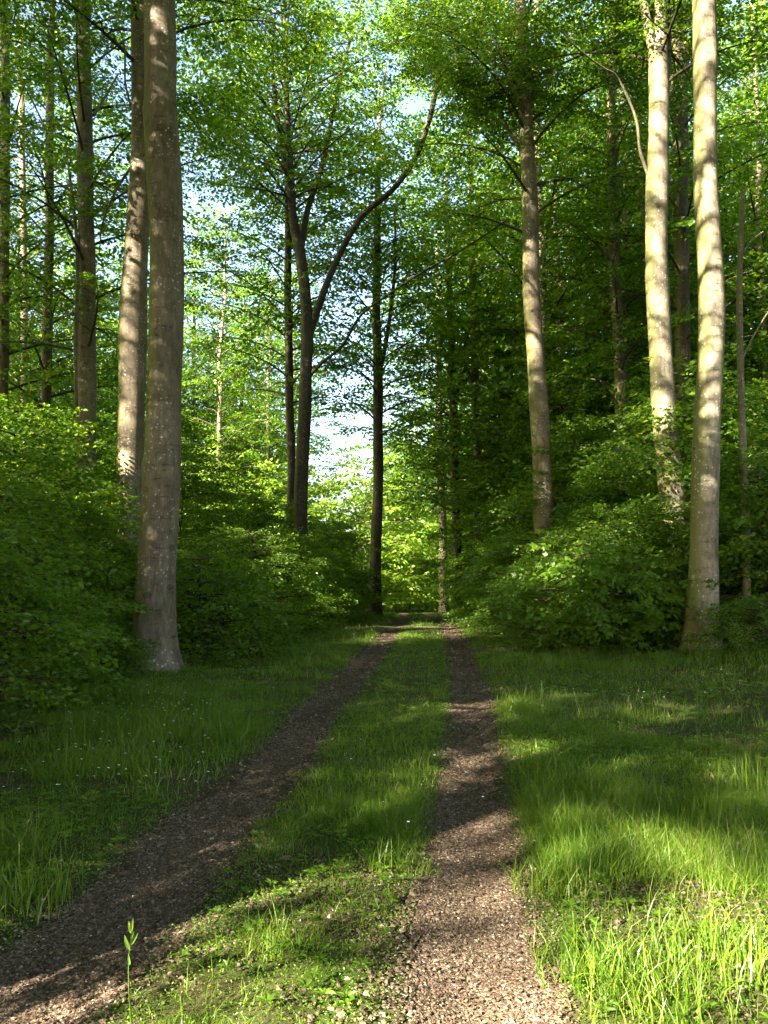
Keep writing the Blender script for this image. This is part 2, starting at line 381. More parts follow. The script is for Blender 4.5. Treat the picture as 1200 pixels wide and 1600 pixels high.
def spray(r, L=1.0, leaf=.075, step=.075, near=False, side=.42, twigs=True, droop=.10, maple=False):
    """flat beech spray pointing along +x: axis, alternate side twigs, alternate leaves"""
    g = Geo(); P, D = [], []
    n = int(L / step / 1.0)
    z = lambda t: -droop * L * t * t + .03 * math.sin(t * 9)
    wob = r.uniform(-.12, .12)
    ax = lambda t: np.array([L * t, L * wob * t * t, z(t)])
    if twigs:
        pts = np.array([ax(t) for t in np.linspace(0, 1, 4)]); V, Q = tube(pts, np.linspace(.006, .0015, 4) * (L ** .5), 3); g.add(V, Q, 1)
    for k in range(1, n + 1):
        t = k / n; sgn = 1 if k % 2 else -1
        base = ax(t)
        sl = L * side * (1.02 - t) ** .7 * r.uniform(.65, 1.15) * min(1, .45 + t * 2.2)
        ang = sgn * math.radians(r.uniform(42, 62))
        dr = np.array([math.cos(ang), math.sin(ang), -.10 + r.normal(0, .10)])
        if twigs and sl > .22 and near:
            V, Q = tube(np.array([base, base + dr * sl * .55 + [0, 0, -.01], base + dr * sl]), [.002, .0015, .0008], 3); g.add(V, Q, 1)
        m = max(1, int(sl / step * 1.05)); s2 = 1
        for q in range(m + 1):
            s2 = -s2; f = (q + .3) / (m + .3)
            p = base + dr * sl * f + [0, 0, -.06 * sl * f * f]
            a2 = ang + s2 * math.radians(r.uniform(25, 60)) * (f < .93)
            P.append(p); D.append([math.cos(a2), math.sin(a2), r.normal(-.12, .22)])
    P = np.array(P) + r.normal(0, 1, (len(P), 3)) * [.015, .015, .035]; D = np.array(D)
    N = np.tile([0, 0, 1.0], (len(P), 1)) + r.normal(0, .6, (len(P), 3))
    Ls = leaf * r.uniform(.65, 1.2, len(P))
    V, Q = maple_quads(P, D, N, Ls) if maple else leaf_quads(P, D, N, Ls, .66, near)
    g.add(V, Q, 0)
    return np.vstack(g.V), np.vstack(g.Q), np.concatenate(g.M)

tr = np.random.default_rng(3)
SPR = {
    'near': [spray(tr, 1.0, .086, .066, True, .42) for _ in range(6)],
    'mid': [spray(tr, 1.0, .112, .076, False, .45) for _ in range(8)],
    'far': [spray(tr, 1.0, .165, .112, False, .48, False) for _ in range(8)],
    'vfar': [spray(tr, 1.0, .21, .155, False, .52, False) for _ in range(6)],
    'maple': [spray(tr, 1.0, .18, .14, False, .42, True, .12, True) for _ in range(5)],
}

def place(g, kind, T, yaw, pitch, roll, sc, r, woodless=False):
    """bake sprays into a Geo"""
    T = np.asarray(T, float); n = len(T)
    if n == 0: return
    cy, sy, cp, sp, cr, sr = np.cos(yaw), np.sin(yaw), np.cos(pitch), np.sin(pitch), np.cos(roll), np.sin(roll)
    R = np.empty((n, 3, 3))
    R[:, 0, 0] = cy * cp; R[:, 0, 1] = -sy * cr - cy * sp * sr; R[:, 0, 2] = sy * sr - cy * sp * cr
    R[:, 1, 0] = sy * cp; R[:, 1, 1] = cy * cr - sy * sp * sr; R[:, 1, 2] = -cy * sr - sy * sp * cr
    R[:, 2, 0] = sp; R[:, 2, 1] = cp * sr; R[:, 2, 2] = cp * cr
    pick = r.integers(0, len(SPR[kind]), n)
    for k, (V, Q, M) in enumerate(SPR[kind]):
        idx = np.where(pick == k)[0]
        if not len(idx): continue
        VV = np.einsum('nij,vj->nvi', R[idx] * np.asarray(sc)[idx][:, None, None], V) + T[idx][:, None, :]
        QQ = (Q[None] + (np.arange(len(idx)) * len(V))[:, None, None]).reshape(-1, 4)
        g.add(VV.reshape(-1, 3), QQ, np.tile(M, len(idx)))

def limb_foliage(g, kind, p0, yaw, L, rise, r, r0=.05, dens=1.0, spr=1.0, sag=.12, keep=None, secs=None):
    """a limb leaving p0, its side branches and the flat sprays on them"""
    t = np.linspace(0, 1, 7)
    bend = r.uniform(-.35, .35)
    yw = yaw + bend * t
    seg = L / 6
    dz = np.sin(rise * (1 - t) - sag * t); dh = np.cos(rise * (1 - t) - sag * t)
    P = p0 + np.vstack([[0, 0, 0], np.cumsum(np.stack([np.cos(yw) * dh, np.sin(yw) * dh, dz], -1)[:-1] * seg, 0)])
    V, Q = tube(P, r0 * (1 - t) ** .8 + .006, 5); g.add(V, Q, 1, True)
    T, Yw, Pt, Sc = [], [], [], []
    ns = secs if secs is not None else max(2, int(L * 1.25))
    for k in range(ns):
        f = .10 + .88 * (k + r.uniform(0, .8)) / ns; f = min(f, .98)
        b = np.array([np.interp(f, t, P[:, c]) for c in range(3)])
        sg = 1 if k % 2 else -1
        ya = yaw + bend * f + sg * r.uniform(.6, 1.15)
        sl = (L * .42 * (1.05 - f) + .5) * r.uniform(.7, 1.2)
        up = r.uniform(-.05, .3)
        e = b + sl * np.array([math.cos(ya) * math.cos(up), math.sin(ya) * math.cos(up), math.sin(up) - .1])
        V, Q = tube(np.array([b, (b + e) / 2 + [0, 0, .04 * sl], e]), [r0 * .35 * (1 - f) + .008, .007, .003], 3); g.add(V, Q, 1, True)
        m = max(2, int(sl / (.36 * spr) * dens))
        for q in range(m):
            h = (q + .6) / m
            T.append(b + (e - b) * h + [0, 0, .04 * sl * math.sin(h * 3.14)]); Yw.append(ya + (1 if q % 2 else -1) * r.uniform(.3, .9) * (q < m - 1))
            Pt.append(r.normal(-.1, .25)); Sc.append(spr * r.uniform(.6, 1.25))
    for q in range(3):
        T.append(P[-1] * (1 - q * .12) + P[-2] * q * .12); Yw.append(yaw + bend + r.normal(0, .5)); Pt.append(r.normal(-.1, .15)); Sc.append(spr * r.uniform(.7, 1.1))
    T = np.array(T); Yw, Pt, Sc = np.array(Yw), np.array(Pt), np.array(Sc)
    if keep is not None:
        ok = keep(T); T, Yw, Pt, Sc = T[ok], Yw[ok], Pt[ok], Sc[ok]
    place(g, kind, T, Yw, Pt, r.normal(0, .3, len(T)), Sc, r)

def crown(kind, axis, z0, z1, n, Rmax, r, shape='tall', spr=1.1, dens=1.0, r0=.06, keep=None, yaws=None):
    """limbs all round an axis function z -> (x, y)"""
    g = Geo(); ga = r.uniform(0, 6.28)
    for k in range(n):
        f = (k + r.uniform(0, 1)) / n; z = z0 + (z1 - z0) * f
        if shape == 'tall': Rr = Rmax * (.55 + .75 * math.sin(math.pi * min(1, f * .8 + .15))) * (1 - .55 * f * f)
        elif shape == 'cone': Rr = Rmax * (1 - f) ** .7 + .3
        else: Rr = Rmax * math.sqrt(max(.05, 1 - f * f))
        ga += 2.399 + r.normal(0, .3)
        yw = ga if yaws is None else r.uniform(*yaws)
        x, y = axis(z)
        limb_foliage(g, kind, np.array([x, y, z]), yw, Rr * r.uniform(.7, 1.15), r.uniform(.25, .7) + .5 * f * (shape == 'tall'), r, r0 * (1 - .6 * f), dens, spr, keep=keep)
    return g

# ------------------------------------------------------------------ trees whose trunks can be told apart
def tree(label, D, px, top=32, z0=12, n=22, Rmax=4.0, bark=None, kind='mid', seed=1, limbs=(), branches=(), leafy=.35, group=None, cat='tree', name='beech_tree', seg=20, flare=1.12, dens=1.0, keep=None, no_top=False, leafmat=None, dy=0.0, yaws=None):
    """px: (u, v, width in photo pixels) down the trunk, all at distance D ahead"""
    r = np.random.default_rng(seed)
    bark = bark or BARK
    pts = []
    for (u, v, w) in px:
        p = W(u, v, D); pts.append([*p, w * D / FPX / 2])
    pts = sorted(pts, key=lambda p: p[2])
    x0, y0 = pts[0][0] + (pts[0][0] - pts[1][0]) / max(.5, pts[1][2] - pts[0][2]) * max(0, min(1.5, pts[0][2])), D
    gz = float(G(x0, y0))
    base = np.array([x0, y0, gz])
    if pts[0][2] > gz + .5: pts = [[x0, y0, gz - .25, pts[0][3] * 1.12]] + pts
    else: pts[0][2] = gz - .25; pts[0][0] = x0
    if not no_top and pts[-1][2] < top - 1:
        a = pts[-1]; b = pts[-2]
        sx = np.clip((a[0] - b[0]) / (a[2] - b[2]), -.06, .06); h = top - a[2]
        pts.append([a[0] + sx * h * .5, y0 + r.normal(0, .3), a[2] + h * .5, a[3] * .6]); pts.append([a[0] + sx * h * .8 + r.normal(0, .3), y0 + r.normal(0, .5), top, .03])
    C = curve(pts, max(24, int((pts[-1][2] - gz) / .15)))
    C[:, 0] += .012 * np.sin(C[:, 2] * 1.3 + seed); C[:, 1] += .02 * np.sin(C[:, 2] * .9 + seed * 2)
    R = np.maximum(C[:, 3], .012)
    hh = np.clip(C[:, 2] - gz, 0, None); R = R * (1 + (flare - 1) * np.exp(-hh / .35))
    root = empty(name, base, label, cat, group)
    g = Geo(); V, Q = tube(C[:, :3] - base, R, seg, .05, r)
    axv = np.repeat(C[:, :3] - base, seg, 0); dv = V - axv; an = np.arctan2(dv[:, 1], dv[:, 0]); hz_ = np.clip(V[:, 2], 0, None)
    fl_ = np.exp(-hz_ / .38); V = axv + dv * (1 + fl_ * (.16 * np.sin(an * 5 + seed) + .10 * np.sin(an * 3 + seed * 2) + .12))[:, None]
    for q in range(9):   # healed branch scars and swellings
        ka = r.uniform(0, 6.28); kz = r.uniform(.8, 12); sg = r.uniform(.05, .10)
        da = np.angle(np.exp(1j * (an - ka))) * R.mean(); V = V + dv * (r.uniform(-.09, .13) * np.exp(-(da ** 2 + ((V[:, 2] - kz) * .7) ** 2) / (2 * sg ** 2)))[:, None]
    g.add(V, Q, 0, True)
    link('trunk', g.mesh('trunk', [bark]), root)
    for L in limbs:      # (list of (u, v, width, extra distance))
        lp = np.array([[*W(u, v, D + dd), w * D / FPX / 2] for (u, v, w, dd) in L])
        c = curve(lp, max(12, 4 * len(lp))); g = Geo(); V, Q = tube(c[:, :3] - base, np.maximum(c[:, 3], .006), 10, .04, r); g.add(V, Q, 0, True)
        nl = len(c)
        T = []; Yw = []; Pt = []; Sc = []
        if len(L[0]) and kind:
            for k in range(int(nl * leafy), nl):
                if c[k, 3] > .075: continue
                for _ in range(2):
                    yaw = r.uniform(0, 6.28); limb_foliage(g, kind, c[k, :3] - base, yaw, r.uniform(.8, 2.0), r.uniform(-.1, .5), r, .018, 1.0, .9, secs=3)
        link('limb', fix_limb(g, bark), root)
    for L in branches:   # bare or nearly bare branches
        lp = np.array([[*W(u, v, D + dd), w * D / FPX / 2] for (u, v, w, dd) in L])
        c = curve(lp, max(10, 4 * len(lp))); g = Geo(); V, Q = tube(c[:, :3] - base, np.maximum(c[:, 3], .004), 7, .04, r); g.add(V, Q, 0, True)
        link('branch', g.mesh('branch', [bark]), root)
    if n:
        zs = C[:, 2]
        ax = lambda z: (float(np.interp(z, zs, C[:, 0])) - base[0], float(np.interp(z, zs, C[:, 1])) - base[1])
        kp = None if keep is None else (lambda T: keep(T + base))
        g = crown(kind, lambda z: ax(z + gz), z0, top - .5, int(n * 1.8), Rmax, r, dens=dens, r0=.045, keep=kp, yaws=yaws)
        link('crown', g.mesh('crown', [leafmat or LEAF, TWIG]), root)
    return root

def fix_limb(g, bark):
    # first piece is the limb's own wood (slot 2), the rest leaves (0) and twigs (1)
    g.M[0] = np.full(len(g.M[0]), 2)
    return g.mesh('limb', [LEAF, TWIG, bark])

# ------------------------------------------------------------------ gaps cut in the crowns where the low sun is let through
_e1 = np.cross(S, [0, 0, 1.0]); _e1 /= np.linalg.norm(_e1); _e2 = np.cross(_e1, S)
LIT = [  # (end, end, radius) of places kept sunlit by cutting foliage
    ([-.75, 2.95, 0], [.3, 3.6, 0], .4), ([.2, 3.9, 0], [.6, 4.5, 0], -.2), ([0.9, 3.0, 0], [2.4, 3.8, 0], .6), ([1.2, 4.4, 0], [1.7, 4.6, 0], -.1), ([2.6, 4.9, 0], [3.2, 5.0, 0], -.2),
    (W(1100, 0, 16), W(1105, 540, 16), 1.15), (W(1030, 60, 20), W(1040, 600, 20), .95),
    (W(835, 440, 24), W(842, 600, 24), .35), (W(205, 260, 18), W(200, 420, 18), .3), (W(195, 540, 18), W(190, 620, 18), .3),
    ([-2.6, 25, 0], [0, 27, 0], 1.4), (W(20, 640, 16), W(130, 680, 16), 1.4),
    (W(880, 900, 18), W(1010, 760, 18), 1.3), (W(300, 880, 20), W(420, 740, 22), 1.5), (W(755, 950, 28), W(800, 930, 28), 1.2), (W(1150, 700, 18), W(1190, 600, 20), 1.0), (W(880, 640, 21), W(1060, 600, 20), .9),
    (W(300, 660, 40), W(430, 620, 40), 3.0), (W(650, 900, 62), W(660, 850, 62), 3.0), (W(650, 300, 40), W(800, 350, 40), 2.5),
]
for u_, v_, du in ((738, 1072, 25), (745, 1100, 18), (505, 1108, 22), (780, 1078, 25), (320, 1308, 25), (730, 1190, 10), (655, 1105, 12), (700, 1020, 20), (590, 1030, 16), (640, 1210, 14), (1150, 1190, 20)):
    g0, g1 = ground_at(u_ - du, v_), ground_at(u_ + du, v_); LIT.append(([*g0, 0], [*g1, 0], -.12))
LIT = [(np.array(a, float), np.array(b, float), rr) for a, b, rr in LIT]
def shade_keep(T):
    ok = np.ones(len(T), bool)
    pt = np.stack([T @ _e1, T @ _e2], -1)
    for a, b, rr in LIT:
        pa = np.array([a @ _e1, a @ _e2]); pb = np.array([b @ _e1, b @ _e2]); d = pb - pa
        t = np.clip(((pt - pa) @ d) / (d @ d + 1e-9), 0, 1)
        dist = np.linalg.norm(pt - pa - t[:, None] * d, axis=1)
        up = (T - (a + b) / 2) @ S
        ok &= ~((dist < rr + .6) & (up > 1.5) & (up < 70))
    return ok

def off_view(T):
    # no branch of the trees beside the camera hangs right before the lens
    return ~((np.abs(T[:, 0]) < .52 * T[:, 1] + 1.8) & (T[:, 1] > -1) & (T[:, 2] < 3.2 + .82 * T[:, 1]))
# ------------------------------------------------------------------ the trees one can tell apart
KP = shade_keep
tree('thick grey-brown beech trunk with white lichen dots, nearest on the left', 13.9,
     [(247, 0, 50), (252, 160, 52), (259, 320, 54), (259, 520, 54), (255, 680, 57), (250, 800, 58), (244, 900, 60), (243, 1000, 62)],
     top=31, z0=13, n=26, Rmax=4.5, seed=11, kind='mid', keep=KP, flare=1.2, seg=28)
tree('leaning beech trunk with sun patches, half hidden behind the thick left trunk', 18.5,
     [(219, 0, 30), (222, 160, 32), (216, 330, 36), (208, 500, 42), (205, 640, 41), (203, 750, 40), (202, 880, 42)],
     top=30, z0=13, n=22, Rmax=4.2, seed=12, keep=KP,
     branches=[[(206, 172, 4, 0), (196, 130, 3.5, -.2), (195, 80, 3, -.5), (188, 50, 2.5, -.8), (170, 30, 1.5, -1.0)], [(212, 250, 5, .2), (180, 300, 4, 1), (160, 350, 3, 1.6), (155, 400, 2, 2)]])
tree('mid-sized beech trunk left of the leaning trunk, forked low behind leafy twigs', 23,
     [(131, -40, 22), (131, 150, 24), (134, 300, 25), (136, 450, 27), (135, 600, 29), (134, 720, 30), (134, 860, 32)],
     top=29, z0=7.5, n=26, Rmax=4.2, seed=13, keep=KP, bark=BARK,
     branches=[[(146, 180, 6, 0), (165, 150, 4, .5), (185, 115, 3, 1)], [(118, 560, 7, -.5), (121, 400, 6, -.3), (112, 300, 5, 0), (104, 240, 3, .3)], [(138, 720, 9, -.2), (128, 700, 8, -.6), (121, 670, 6, -.9), (118, 560, 5, -1.2)]])
tree('slim dark beech trunk second from the left edge, with a low side limb', 28,
     [(78, 100, 12), (78, 270, 13), (76, 420, 15), (73, 560, 16), (73, 700, 17), (73, 860, 18)], top=27, z0=6, n=26, Rmax=4, seed=14, keep=KP, bark=BARK_DARK, kind='far',
     branches=[[(80, 330, 6, 0), (95, 310, 5, .5), (108, 285, 3, 1)]])
tree('beech trunk cut by the left edge of the picture', 25,
     [(6, 0, 14), (8, 240, 15), (7, 420, 15), (5, 600, 16), (6, 740, 17), (6, 880, 18)], top=28, z0=6, n=26, Rmax=4, seed=15, keep=KP, kind='far')
tree('thin beech trunk just right of the trunk at the left edge', 33,
     [(33, 150, 9), (36, 320, 10), (38, 500, 11), (38, 640, 12), (40, 770, 13), (40, 880, 13)], top=26, z0=6, n=22, Rmax=3.8, seed=16, keep=KP, kind='far')
tree('forked beech with a long curved limb, standing left of the track', 30,
     [(455, 300, 13), (460, 350, 15), (470, 400, 17), (477, 470, 19), (480, 530, 20), (477, 620, 20), (472, 720, 21), (470, 800, 22), (470, 880, 25)],
     top=27, z0=15.5, n=40, Rmax=4.8, seed=17, kind='far', keep=KP, bark=BARK_SHADED, leafy=.72,
     limbs=[[(484, 522, 12, 0), (494, 490, 12, 0), (510, 445, 11, -.1), (535, 388, 10.5, -.3), (568, 335, 10, -.6), (612, 298, 9, -1), (647, 250, 8.5, -1.4), (670, 190, 8, -1.8), (682, 130, 8, -2), (688, 60, 6, -2), (678, 0, 4, -2)],
            [(470, 392, 11, .1), (480, 330, 10, .5), (500, 270, 9, .9), (512, 220, 8, 1.2), (530, 130, 6, 1.6), (548, 60, 5, 1.8), (565, 0, 3, 2)],
            [(455, 300, 11, 0), (442, 240, 8, -.2), (432, 170, 7, -.4), (426, 100, 5, -.6), (430, 20, 3, -.8)],
            [(684, 120, 6, -2), (705, 75, 5, -2.2), (735, 40, 4, -2.4), (755, 5, 3, -2.6)]],
     branches=[[(486, 585, 6, 0), (505, 565, 5, -.8), (535, 540, 4.5, -1.4), (562, 495, 4, -2), (600, 465, 3.6, -3), (660, 425, 3.2, -4), (720, 392, 2.8, -5), (790, 345, 2, -6)]])
tree('thin straight beech trunk close behind the forked beech', 34,
     [(450, 250, 10), (450, 450, 12), (452, 600, 13), (455, 720, 13), (454, 800, 13)], top=25, z0=9, n=30, Rmax=3.8, seed=18, bark=BARK_SHADED, kind='far')
tree('beech at the left of the track crest, forked at half height', 36,
     [(590, 350, 11), (588, 470, 13), (590, 560, 15), (591, 700, 16), (589, 820, 17), (586, 900, 18), (585, 950, 20)],
     top=26, z0=8, n=38, Rmax=4.2, seed=19, bark=BARK_SHADED, kind='far',
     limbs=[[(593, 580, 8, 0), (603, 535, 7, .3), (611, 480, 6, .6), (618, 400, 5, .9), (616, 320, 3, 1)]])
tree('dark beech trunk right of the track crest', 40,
     [(702, 430, 10), (706, 540, 12), (708, 650, 13), (711, 760, 13), (714, 860, 15), (713, 940, 17)], top=25, z0=5, n=40, Rmax=4.4, seed=20, bark=BARK_SHADED, kind='far',
     limbs=[[(709, 640, 7, 0), (722, 590, 6, .4), (735, 540, 5, .8), (742, 470, 4, 1)]])
tree('pale sun-spotted beech trunk beyond the track crest', 46,
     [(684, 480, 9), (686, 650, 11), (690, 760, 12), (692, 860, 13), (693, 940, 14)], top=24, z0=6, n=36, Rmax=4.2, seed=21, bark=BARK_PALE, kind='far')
tree('straight beech trunk with sunlit middle, leaning left, right of the track', 24,
     [(812, 0, 20), (820, 120, 22), (825, 250, 24), (829, 380, 26), (833, 500, 28), (841, 620, 29), (847, 720, 30), (850, 860, 32)],
     top=30, z0=12, n=24, Rmax=4.2, seed=22, keep=KP,
     limbs=[[(822, 250, 8, 0), (802, 215, 7, .4), (780, 180, 6, .8), (755, 140, 5, 1.2), (735, 110, 5, 1.5), (712, 75, 4, 1.8), (700, 40, 3, 2)],
            [(824, 190, 6, 0), (806, 150, 6, -.4), (790, 100, 5, -.8), (772, 60, 3, -1)]])
tree('sunlit pale beech trunk with a forked top, second from the right', 20,
     [(1029, 70, 30), (1030, 160, 33), (1027, 260, 35), (1026, 400, 34), (1030, 520, 36), (1038, 640, 38), (1048, 760, 40), (1052, 890, 42)],
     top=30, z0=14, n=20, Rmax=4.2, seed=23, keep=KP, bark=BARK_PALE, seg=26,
     limbs=[[(1025, 95, 18, 0), (1012, 40, 15, -.2), (1004, -10, 14, -.4), (992, -80, 11, -.6), (975, -180, 8, -.8)], [(1040, 170, 12, .3), (1044, 100, 9, .6), (1046, 30, 8, .9), (1050, -60, 6, 1.2)]],
     branches=[[(1012, 272, 6, 0), (1000, 235, 5, -.2), (995, 190, 4.5, -.4), (980, 150, 4, -.7), (962, 118, 4, -1), (945, 108, 3, -1.3), (920, 90, 3, -1.7), (895, 68, 2.5, -2), (880, 48, 1.5, -2.2)]])
tree('bright thick beech trunk at the right, brightest lit of all', 16,
     [(1100, 0, 36), (1101, 150, 37), (1104, 300, 38), (1109, 420, 39), (1110, 540, 39), (1106, 680, 41), (1101, 800, 43), (1098, 900, 45), (1095, 1000, 48)],
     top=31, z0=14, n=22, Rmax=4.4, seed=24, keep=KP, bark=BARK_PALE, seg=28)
tree('dark beech trunk showing between the two sunlit right trunks', 26,
     [(1058, 0, 26), (1062, 150, 26), (1064, 300, 24), (1066, 500, 24), (1070, 700, 24), (1072, 880, 26)], top=28, z0=7, n=26, Rmax=4.2, seed=25, bark=BARK_DARK, kind='far')
tree('dark trunk wrapped in young leaves, left of the forked pale beech', 27,
     [(955, 120, 14), (957, 260, 16), (960, 420, 18), (968, 560, 19), (973, 700, 20), (973, 860, 22)], top=26, z0=5, n=30, Rmax=2.6, seed=26, bark=BARK_DARK, kind='mid')
tree('narrow dark trunk touching the left side of the forked pale beech', 31,
     [(1000, 100, 12), (1004, 300, 13), (1010, 480, 13), (1016, 640, 14), (1018, 860, 14)], top=26, z0=6, n=24, Rmax=3.6, seed=27, bark=BARK_DARK, kind='far')
tree('broken-off thin pale trunk at the far right', 17,
     [(1163, 286, 4), (1160, 330, 8), (1155, 430, 9), (1157, 560, 10), (1160, 700, 11), (1166, 820, 12), (1168, 930, 13)], n=0, no_top=True, seed=28, bark=BARK_PALE, flare=1.1, seg=12, name='dead_tree',
     branches=[[(1161, 395, 4, 0), (1175, 375, 3, .2), (1192, 362, 2, .3)], [(1160, 560, 4, 0), (1180, 520, 3, .2), (1205, 480, 2, .4)], [(1163, 745, 4, 0), (1185, 742, 3, -.3), (1210, 735, 2, -.5)]])
tree('pair-like dark trunk in the shaded wood right of the track', 38,
     [(738, 400, 11), (741, 560, 12), (745, 700, 13), (746, 900, 14)], top=26, z0=5, n=26, Rmax=3.8, seed=29, bark=BARK_DARK, kind='far')

# ------------------------------------------------------------------ copies
def copy_tree(src, loc, rz, sc, label=None, group=None):
    c = src.copy(); COL.objects.link(c); c.location = tuple(loc); c.rotation_euler = (0, 0, rz); c.scale = (sc, sc, sc)
    if label: c['label'] = label
    if group: c['group'] = group
    for ch in src.children:
        d = ch.copy(); COL.objects.link(d); d.parent = c
    return c

def wood_tree(seed, H, z0, n, R, kind, rad=.2, bark=None):
    r = np.random.default_rng(seed)
    root = empty('beech_tree', (0, 0, 0), 'tall beech standing deep in the wood', 'tree')
    zs = np.linspace(-.4, H, 14)
    C = np.stack([np.cumsum(r.normal(0, .06, 14)), np.cumsum(r.normal(0, .06, 14)), zs], -1); C[:3, :2] *= .3
    g = Geo(); V, Q = tube(C, rad * (1 - np.clip(zs / H, 0, 1)) ** .6 + .02 + .08 * np.exp(-np.clip(zs, 0, 9) / .3), 12, .05, r); g.add(V, Q, 0, True)
    link('trunk', g.mesh('trunk', [bark or BARK_DARK]), root)
    ax = lambda z: (float(np.interp(z, zs, C[:, 0])), float(np.interp(z, zs, C[:, 1])))
    g = crown(kind, ax, z0, H - .3, n, R, r, r0=.06, spr=1.25 if kind != 'mid' else 1.1)
    link('crown', g.mesh('crown', [LEAF, TWIG]), root)
    return root

PR = np.random.default_rng(77)
def at0(u, D): return (u - 600) / FPX * D
GRP = 'tall beeches deep in the wood'
protos = [wood_tree(101, 30, 3, 62, 4.4, 'far', .22), wood_tree(102, 27, 4, 56, 4.2, 'far', .18, BARK), wood_tree(103, 32, 4, 64, 4.8, 'far', .24), wood_tree(104, 25, 2.5, 54, 4.0, 'far', .16, BARK)]
vprotos = [wood_tree(105, 28, 1.2, 70, 4.8, 'vfar', .22), wood_tree(106, 24, 1.0, 64, 4.6, 'vfar', .2, BARK)]
spots = []
SH = S[:2] / np.linalg.norm(S[:2]); TANE = S[2] / np.linalg.norm(S[:2])
SUNNY = [(1.6, 3.8, 0, .9), (0, 3.6, 0, .9), (at0(350, 20), 20, 1, 1.5), (at0(770, 29), 29, .5, 1.5),  (6.3, 16, 9, 1.2), (7.2, 20, 9, 1.2), (2.6, 64, 1.5, 3.0), (-8.0, 42, 4, 3.0), (-3.2, 46, 5, 2.0), (at0(60, 17), 17, 2.5, 1.5), (at0(300, 24), 24, 3, 1.5), (at0(960, 16), 16, 1.5, 1.2), (at0(1180, 20), 20, 4, 1.5), (-1, 27, .5, 1.2), (2.5, 40, 16, 3)]
def blocks(x, y, R=3.3, zones=None):
    for cx, cy, cz, rr in (SUNNY if zones is None else SUNNY[:zones]):
        dx, dy = x - cx, y - cy; d = dx * SH[0] + dy * SH[1]; p = abs(dx * SH[1] - dy * SH[0])
        if d > 2.5 and cz + d * TANE < 35 and p < R * .8 + rr * .8: return True
    return False
def clear(x, y):
    """open strip over the track and the clearing left of it"""
    if y > 44: 
        if -0.13 * y - 2 < x < 1.0 and y < 150: return False
        if abs(x - 2.8) < 2.8: return y > 74
    return abs(x - (1.4 if y > 10 else 0)) > (4.5 if y < 44 else 3)
def scatter(n, xr, yr, mind, cond=lambda x, y: True, sunny=True):
    out = []
    for _ in range(n * 30):
        if len(out) >= n: break
        x, y = PR.uniform(*xr), PR.uniform(*yr)
        if not clear(x, y) or not cond(x, y) or (blocks(x, y) if sunny else blocks(x, y, .6, 2)): continue
        if any((x - a) ** 2 + (y - b) ** 2 < mind ** 2 for a, b in spots): continue
        spots.append((x, y)); out.append((x, y))
    return out
first = set()
def put(ps, label, group, P, smin=.85, smax=1.12):
    for k, (x, y) in enumerate(ps):
        src = P[k % len(P)]; loc = (x, y, float(G(x, y))); rz = PR.uniform(0, 6.28); sc = PR.uniform(smin, smax)
        if src.name not in first:
            first.add(src.name); src.location = loc; src.rotation_euler = (0, 0, rz); src.scale = (sc,) * 3; src['label'] = label; src['group'] = group
        else: copy_tree(src, loc, rz, sc, label, group)
infr = lambda x, y: abs(x) < .55 * y + 3
put(scatter(34, (-26, 26), (31, 52), 3.2, lambda x, y: infr(x, y) and not (-7 < x < 5 and y < 44)), 'tall beech deep in the wood behind the nearer trunks', GRP, protos)
for u, D, k in ((335, 50, 1), (410, 55, 3), (455, 60, 1), (300, 58, 0)):
    copy_tree(protos[k], (at0(u, D), D, float(G(at0(u, D), D))), PR.uniform(0, 6), .95, 'tall beech deep in the wood behind the nearer trunks', GRP); spots.append((at0(u, D), D))
put(scatter(44, (-48, 48), (52, 88), 4.0, infr), 'distant beech closing the view far back in the wood', 'distant beeches far back in the wood', vprotos)
# unseen beeches added left of the view, enlarged to shade the scene
put(scatter(26, (-48, -7), (-4, 60), 5.0, lambda x, y: x < -.62 * y - 6 or (y > 20 and x < -.56 * y - 4)), 'unseen beech added outside the left edge to cast shade', 'added shade beeches outside the left edge', protos, 1.25, 1.45)
put(scatter(16, (8, 40), (4, 50), 5, lambda x, y: x > .62 * y + 5), 'beech of the same wood standing outside the right edge', 'beeches outside the picture on the right', protos)

# unseen shade beeches added towards the sun, crowns cut to shape light patches
OCC = scatter(24, (-40, -4), (-36, 4), 4.2, lambda x, y: not (abs(x + 0.5) < 3.5) and x < 0, False)
for k, (x, y) in enumerate(OCC):
    r = np.random.default_rng(300 + k); gz = float(G(x, y)); base = np.array([x, y, gz])
    root = empty('beech_tree', base, 'unseen beech added behind the camera to cast shade', 'tree', 'added shade beeches behind the camera')
    zs = np.linspace(-.3, 37.5, 10); g = Geo(); V, Q = tube(np.stack([0 * zs, 0 * zs, zs], -1), .24 * (1 - np.clip(zs / 38, 0, 1)) ** .6, 10, .05, r); g.add(V, Q, 0, True)
    link('trunk', g.mesh('trunk', [BARK]), root)
    g = crown('vfar', lambda z: (0, 0), 3.0, 37, 92, 5.0, r, spr=1.3, keep=lambda T: KP(T + base) & off_view(T + base))
    link('crown', g.mesh('crown', [LEAF, TWIG]), root)

